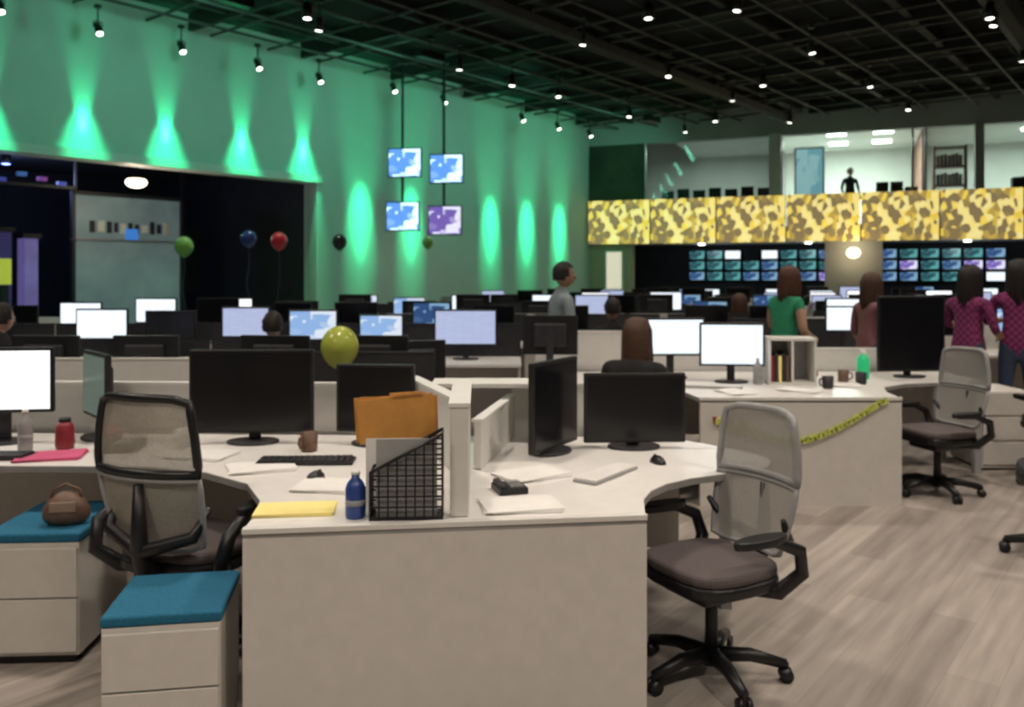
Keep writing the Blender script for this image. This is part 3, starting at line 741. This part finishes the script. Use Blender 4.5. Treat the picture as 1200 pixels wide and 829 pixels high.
# ------------------------------------------------------------------ people
def skinmesh(verts, edges, rads):
    me = bpy.data.meshes.new('sk'); me.from_pydata(verts, edges, []); o = bpy.data.objects.new('sk', me); bpy.context.collection.objects.link(o)
    o.modifiers.new('s', 'SKIN')
    for i, r in enumerate(rads):
        v = me.skin_vertices[0].data[i]; v.radius = r; v.use_root = (i == 0)
    ss = o.modifiers.new('u', 'SUBSURF'); ss.levels = 2
    dg = bpy.context.evaluated_depsgraph_get(); dg.update()
    ev = o.evaluated_get(dg); m2 = bpy.data.meshes.new_from_object(ev, depsgraph=dg)
    bpy.data.objects.remove(o); bpy.data.meshes.remove(me); return m2
def segd(p, a, b_):
    ab = b_-a; t = max(0, min(1, (p-a).dot(ab)/max(ab.dot(ab), 1e-9))); return (p-a-ab*t).length
def person(loc, rz, top, pants, skin, hair, sit=False, arms=None, sleeve='short', hairlen=0., shoes=m_black, build=1., hgt=1.7, bun=False, lean=0., name='person', headyaw=0):
    S = hgt/1.7
    J = {}; Rr = {}
    def put(k, p, r): J[k] = Vector(p)*S; Rr[k] = r
    dz = -.44 if sit else 0
    b_ = build
    ly = lambda z: lean*(z-.95)
    put('pelvis', (0, 0, .95+dz), (.155*b_, .115*b_)); put('spine', (0, ly(1.14), 1.14+dz), (.135*b_, .10*b_)); put('chest', (0, ly(1.33), 1.33+dz), (.165*b_, .115*b_))
    put('neck', (0, ly(1.46), 1.455+dz), (.065, .06)); put('hb', (0, ly(1.55)+.01, 1.55+dz), (.052, .055))
    arms = arms or {}
    for q, s in ((1, 'L'), (-1, 'R')):
        put('sh'+s, (q*.185*b_, ly(1.40), 1.405+dz), (.058, .06))
        el, wr = arms.get(s, ((q*.25, .0, 1.13), (q*.24, .14, .92)))
        put('el'+s, (el[0], el[1]+ly(el[2]), el[2]+dz), (.043, .043)); put('wr'+s, (wr[0], wr[1]+ly(wr[2]), wr[2]+dz), (.028, .028))
        if sit:
            put('hip'+s, (q*.095, .06, .50), (.09, .09)); put('kn'+s, (q*.13, .44, .50), (.062, .062)); put('an'+s, (q*.12, .42, .09), (.042, .042)); put('toe'+s, (q*.13, .56, .04), (.04, .035))
        else:
            put('hip'+s, (q*.095, 0, .86), (.092, .092)); put('kn'+s, (q*.11, .02, .49), (.062, .062)); put('an'+s, (q*.11, -.01, .09), (.042, .042)); put('toe'+s, (q*.12, .14, .04), (.04, .035))
    ks = list(J); ix = {k: i for i, k in enumerate(ks)}
    E = [('pelvis', 'spine', top), ('spine', 'chest', top), ('chest', 'neck', top), ('neck', 'hb', skin)]
    for s in 'LR':
        E += [('chest', 'sh'+s, top), ('sh'+s, 'el'+s, skin if sleeve == 'none' else top), ('el'+s, 'wr'+s, top if sleeve == 'long' else skin),
              ('pelvis', 'hip'+s, pants), ('hip'+s, 'kn'+s, pants), ('kn'+s, 'an'+s, pants), ('an'+s, 'toe'+s, shoes)]
    m2 = skinmesh([J[k] for k in ks], [(ix[a], ix[c]) for a, c, _ in E], [(Rr[k][0]*S, Rr[k][1]*S) for k in ks])
    mb = MB()
    t = bmesh.new(); t.from_mesh(m2); bpy.data.meshes.remove(m2)
    for f in t.faces:
        c = f.calc_center_median(); best = None
        for a, g, mt in E:
            rr = (max(Rr[a])+max(Rr[g]))/2
            q = segd(c, J[a], J[g])/rr
            if best is None or q < best[0]: best = (q, mt)
        f.material_index = mb.mi(best[1]); f.smooth = True
    me = bpy.data.meshes.new('t'); t.to_mesh(me); t.free(); mb.bm.from_mesh(me); bpy.data.meshes.remove(me)
    for q, s in ((1, 'L'), (-1, 'R')):
        w = J['wr'+s]; dr = (w-J['el'+s]).normalized(); side = dr.cross(Vector((0, 0, 1)))
        if side.length < .3: side = Vector((0, 1, 0)) - dr*dr.y
        side.normalize(); nrm = side.cross(dr).normalized()
        inner = -side if (side.x*q > 0) else side
        R = Matrix((side, dr, nrm)).transposed()
        mb.ell(w+dr*.045*S, (.040*S, .055*S, .017*S), skin, R=R, u=12, v=8)
        for k, (off, ln) in enumerate(((-.028, .062), (-.010, .074), (.009, .070), (.027, .055))):
            b0 = w+dr*.075*S+inner*(-off)*S; c1 = b0+dr*ln*.5*S-nrm*.004; c2 = c1+(dr*.8-nrm*.6).normalized()*ln*.32*S; c3 = c2+(dr*.35-nrm*.9).normalized()*ln*.25*S
            mb.sweep([b0-dr*.02, b0, c1, c2, c3], [.008, .0095, .0085, .0078, .006], skin, 6)
        b0 = w+dr*.025*S+inner*.025*S; c1 = b0+(dr*.7+inner*.8).normalized()*.04*S; c2 = c1+(dr*.95+inner*.2-nrm*.2).normalized()*.035*S
        mb.sweep([b0-inner*.015, b0, c1, c2], [.012, .012, .010, .007], skin, 6)
    hm = MB(); Z = Vector((0, 0, 0))
    def hf(c):
        x, y, z = c
        n = max(0, -z)
        x *= 1-.30*n*n; 
        if y < 0: y *= 1.0-.15*n
        y += .10*n if y > 0 else 0
        return (x, y, z)
    hm.ell(Z, (.077*S, .097*S, .118*S), skin, u=24, v=18, fn=hf)
    hm.sweep([Vector((0, .096, .02))*S, Vector((0, .110, -.012))*S, Vector((0, .116, -.028))*S, Vector((0, .098, -.036))*S], [.007, .010, .014, .008], skin, 8)
    for q in (-1, 1):
        hm.ell(Vector((q*.031, .087, .005))*S, (.014, .009, .009), m_paper, u=10, v=8); hm.ell(Vector((q*.031, .0945, .005))*S, (.006, .003, .006), m_dark, u=8, v=6)
        hm.sweep([Vector((q*.016, .093, .024))*S, Vector((q*.032, .091, .029))*S, Vector((q*.048, .082, .024))*S], .004, hair, 6)
        hm.ell(Vector((q*.078, -.005, -.005))*S, (.010, .02, .032), skin, u=10, v=8)
    hm.ell(Vector((0, .094, -.063))*S, (.026, .009, .007), m_lip, u=10, v=6)
    t = bmesh.new(); bmesh.ops.create_uvsphere(t, u_segments=32, v_segments=22, radius=1)
    cut = [f for f in t.faces if (lambda c: (c.y > .25 and c.z < .52) or (c.z < (-.45 if hairlen < .05 else -.7)) or (hairlen < .05 and abs(c.x) > .5 and c.y > -.2 and c.z < -.1))(f.calc_center_median())]
    bmesh.ops.delete(t, geom=cut, context='FACES')
    for v in t.verts:
        k = 1+.035*math.sin(v.co.x*17+v.co.z*11)*math.sin(v.co.y*13)
        v.co *= k
    bmesh.ops.scale(t, vec=Vector((.092, .114, .130))*S, verts=t.verts)
    hm.add(t, hair, Matrix.Translation(Vector((0, -.006, .006))*S), True)
    rnd = random.Random(int(loc[0]*100))
    if hairlen > .05:
        hm.ell(Vector((0, -.05, -.03-hairlen/2))*S, (.088, .055, .06+hairlen/2), hair, u=18, v=14)
        for i in range(34):
            a = math.radians(-118+236*i/33)
            rx, ry = .096, .118
            ex, ey = math.sin(a)*rx, -math.cos(a)*ry
            ln = hairlen*(.8+.35*rnd.random())
            hm.sweep([Vector((ex*.25, ey*.25, .128))*S, Vector((ex*.75, ey*.75, .10))*S, Vector((ex*1.0, ey, .03))*S, Vector((ex*1.03, ey*1.0, -.06))*S,
                      Vector((ex*1.05+rnd.uniform(-.01, .01), ey*1.02, -.10-ln*.5))*S, Vector((ex*.95+rnd.uniform(-.015, .015), ey*.98, -.12-ln))*S], [.012, .014, .014, .014, .013, .004], hair, 6)
    else:
        for i in range(70):
            a = rnd.uniform(0, 6.28); rr = rnd.uniform(0, .95)
            if math.sin(a)*rr > .45: continue
            p = Vector((math.cos(a)*rr*.088, math.sin(a)*rr*.110-.006, .004+.126*math.sqrt(max(0, 1-rr*rr))))
            tn = Vector((math.cos(a)*.016, math.sin(a)*.016, -.028*rr))
            hm.sweep([(p-tn)*S, p*S, (p+tn)*S], [.006, .010, .003], hair, 5)
    if bun: hm.ell(Vector((0, -.12, .07))*S, (.045, .045, .04), hair, u=12, v=8)
    hc = J['hb']+Vector((0, .02, .085))*S
    off = {i: mb.mi(mt) for i, mt in enumerate(hm.mats)}
    for f in hm.bm.faces: f.material_index = off[f.material_index]
    bmesh.ops.transform(hm.bm, matrix=Matrix.Translation(hc) @ Matrix.Rotation(headyaw, 4, 'Z'), verts=hm.bm.verts)
    me = bpy.data.meshes.new('t'); hm.bm.to_mesh(me); hm.bm.free(); mb.bm.from_mesh(me); bpy.data.meshes.remove(me)
    o = place(name, mb, loc, rz); return o
m_lip = M('lip', (.45, .14, .12), .5)
sk1 = M('skin_light', (.52, .31, .21), .5, var=.04); sk2 = M('skin_tan', (.38, .21, .13), .5, var=.04)
h_dark = M('hair_dark', (.012, .008, .007), .6, var=.3, scale=60); h_aub = M('hair_auburn', (.085, .03, .015), .6, var=.3, scale=60); h_br = M('hair_brown', (.07, .032, .017), .6, var=.35, scale=60)
c_black = M('cloth_black', (.013, .012, .014), .9, var=.2); c_green = M('cloth_green', (.03, .30, .15), .85, var=.15); c_lgrey = M('cloth_light_grey', (.24, .29, .31), .85)
c_jean = M('cloth_denim', (.05, .07, .13), .9, var=.2, scale=60); c_pink = M('cloth_pink', (.28, .12, .13), .85); c_blue = M('cloth_blue', (.08, .12, .2), .85)
c_plaid = bpy.data.materials.new('cloth_magenta_plaid'); nt, N, L = nodes_of(c_plaid); b = N['Principled BSDF']; b.inputs['Roughness'].default_value = .9
tc = N.new('ShaderNodeTexCoord'); ck = N.new('ShaderNodeTexChecker'); ck.inputs['Scale'].default_value = 30; ck.inputs['Color1'].default_value = (.30, .045, .16, 1); ck.inputs['Color2'].default_value = (.14, .02, .09, 1)
L.new(tc.outputs['Object'], ck.inputs['Vector']); L.new(ck.outputs['Color'], b.inputs['Base Color'])
typing = {'L': ((.24, .12, 1.16), (.14, .36, 1.19)), 'R': ((-.24, .12, 1.16), (-.14, .36, 1.19))}
person((.46, 7.95, 0), face(1, .35), c_lgrey, c_jean, sk2, h_dark, hgt=1.64, name='standing_man')
person((2.58, 8.15, 0), face(1, .5), c_green, c_jean, sk1, h_aub, sleeve='none', hairlen=.10, hgt=1.60, arms={'L': ((.25, .02, 1.12), (.16, .22, 1.06)), 'R': ((-.30, .10, 1.16), (-.24, .34, 1.04))}, build=.95, lean=.12, name='standing_woman')
person((4.25, 7.95, 0), face(.9, .5), c_plaid, c_jean, sk1, h_dark, sleeve='short', hairlen=.18, hgt=1.61, arms={'L': ((.26, .02, 1.14), (.2, .22, 1.05)), 'R': ((-.28, .08, 1.16), (-.15, .30, 1.18))}, name='standing_woman')
person((4.66, 7.85, 0), face(.6, .9), c_plaid, c_jean, sk1, h_dark, sleeve='short', hairlen=.20, hgt=1.66, arms={'L': ((.26, .02, 1.14), (.2, .22, 1.05)), 'R': ((-.28, .08, 1.16), (-.15, .30, 1.18))}, name='standing_woman')
person((3.50, 8.35, 0), face(.9, .3), c_pink, c_jean, sk1, h_br, hairlen=.14, hgt=1.54, name='standing_woman')
def seated(x, y, f, *a, ch=True, **k):
    if ch: place('office_chair', CH_k, (x, y, 0), f, sc_=.80)
    return person((x+.02*math.sin(f), y-.02*math.cos(f), 0), f, *a, sit=True, **k)
seated(.84, 6.02, face(.45, .85), c_black, c_black, sk1, h_br, sleeve='short', hairlen=.20, hgt=1.64, arms={'L': ((.25, .12, 1.16), (.16, .36, 1.20)), 'R': ((-.27, .18, 1.16), (-.26, .42, 1.20))}, lean=.2, build=1.15, name='seated_woman')
seated(-2.08, 7.35, face(.05, 1), c_black, c_black, sk1, h_dark, sleeve='long', hairlen=.0, arms=typing, lean=.1, hgt=1.62, name='seated_man')
seated(-4.40, 7.35, face(.3, 1), c_black, c_black, sk1, h_dark, sleeve='long', arms=typing, hgt=1.72, name='seated_man')
seated(1.12, 9.5, face(-.1, 1), c_black, c_blue, sk2, h_dark, sleeve='long', arms=typing, name='seated_man')
person((Bk(7.1, -1.2, 2.88)), face(0, -1), c_black, c_black, sk2, h_dark, sit=False, hgt=1.55, name='standing_person')
seated(5.9, 11.25, .2, c_blue, c_jean, sk2, h_dark, arms=typing, name='seated_man')
seated(3.0, 11.25, -.1, c_black, c_jean, sk1, h_br, arms=typing, hairlen=.12, name='seated_woman')

# ------------------------------------------------------------------ world, camera
w = bpy.data.worlds.new('world'); sc.world = w; w.use_nodes = True
w.node_tree.nodes['Background'].inputs[0].default_value = (.5, .55, .6, 1); w.node_tree.nodes['Background'].inputs[1].default_value = .05
cam = bpy.data.cameras.new('camera'); co = bpy.data.objects.new('camera', cam); bpy.context.collection.objects.link(co)
co.location = (0, 0, 1.6); co.rotation_euler = (math.pi/2, 0, 0)
cam.sensor_width = 36; cam.lens = 30; cam.shift_y = -.0788; cam.clip_end = 200
cam.dof.use_dof = True; cam.dof.focus_distance = 1.3; cam.dof.aperture_fstop = 6.0
sc.camera = co
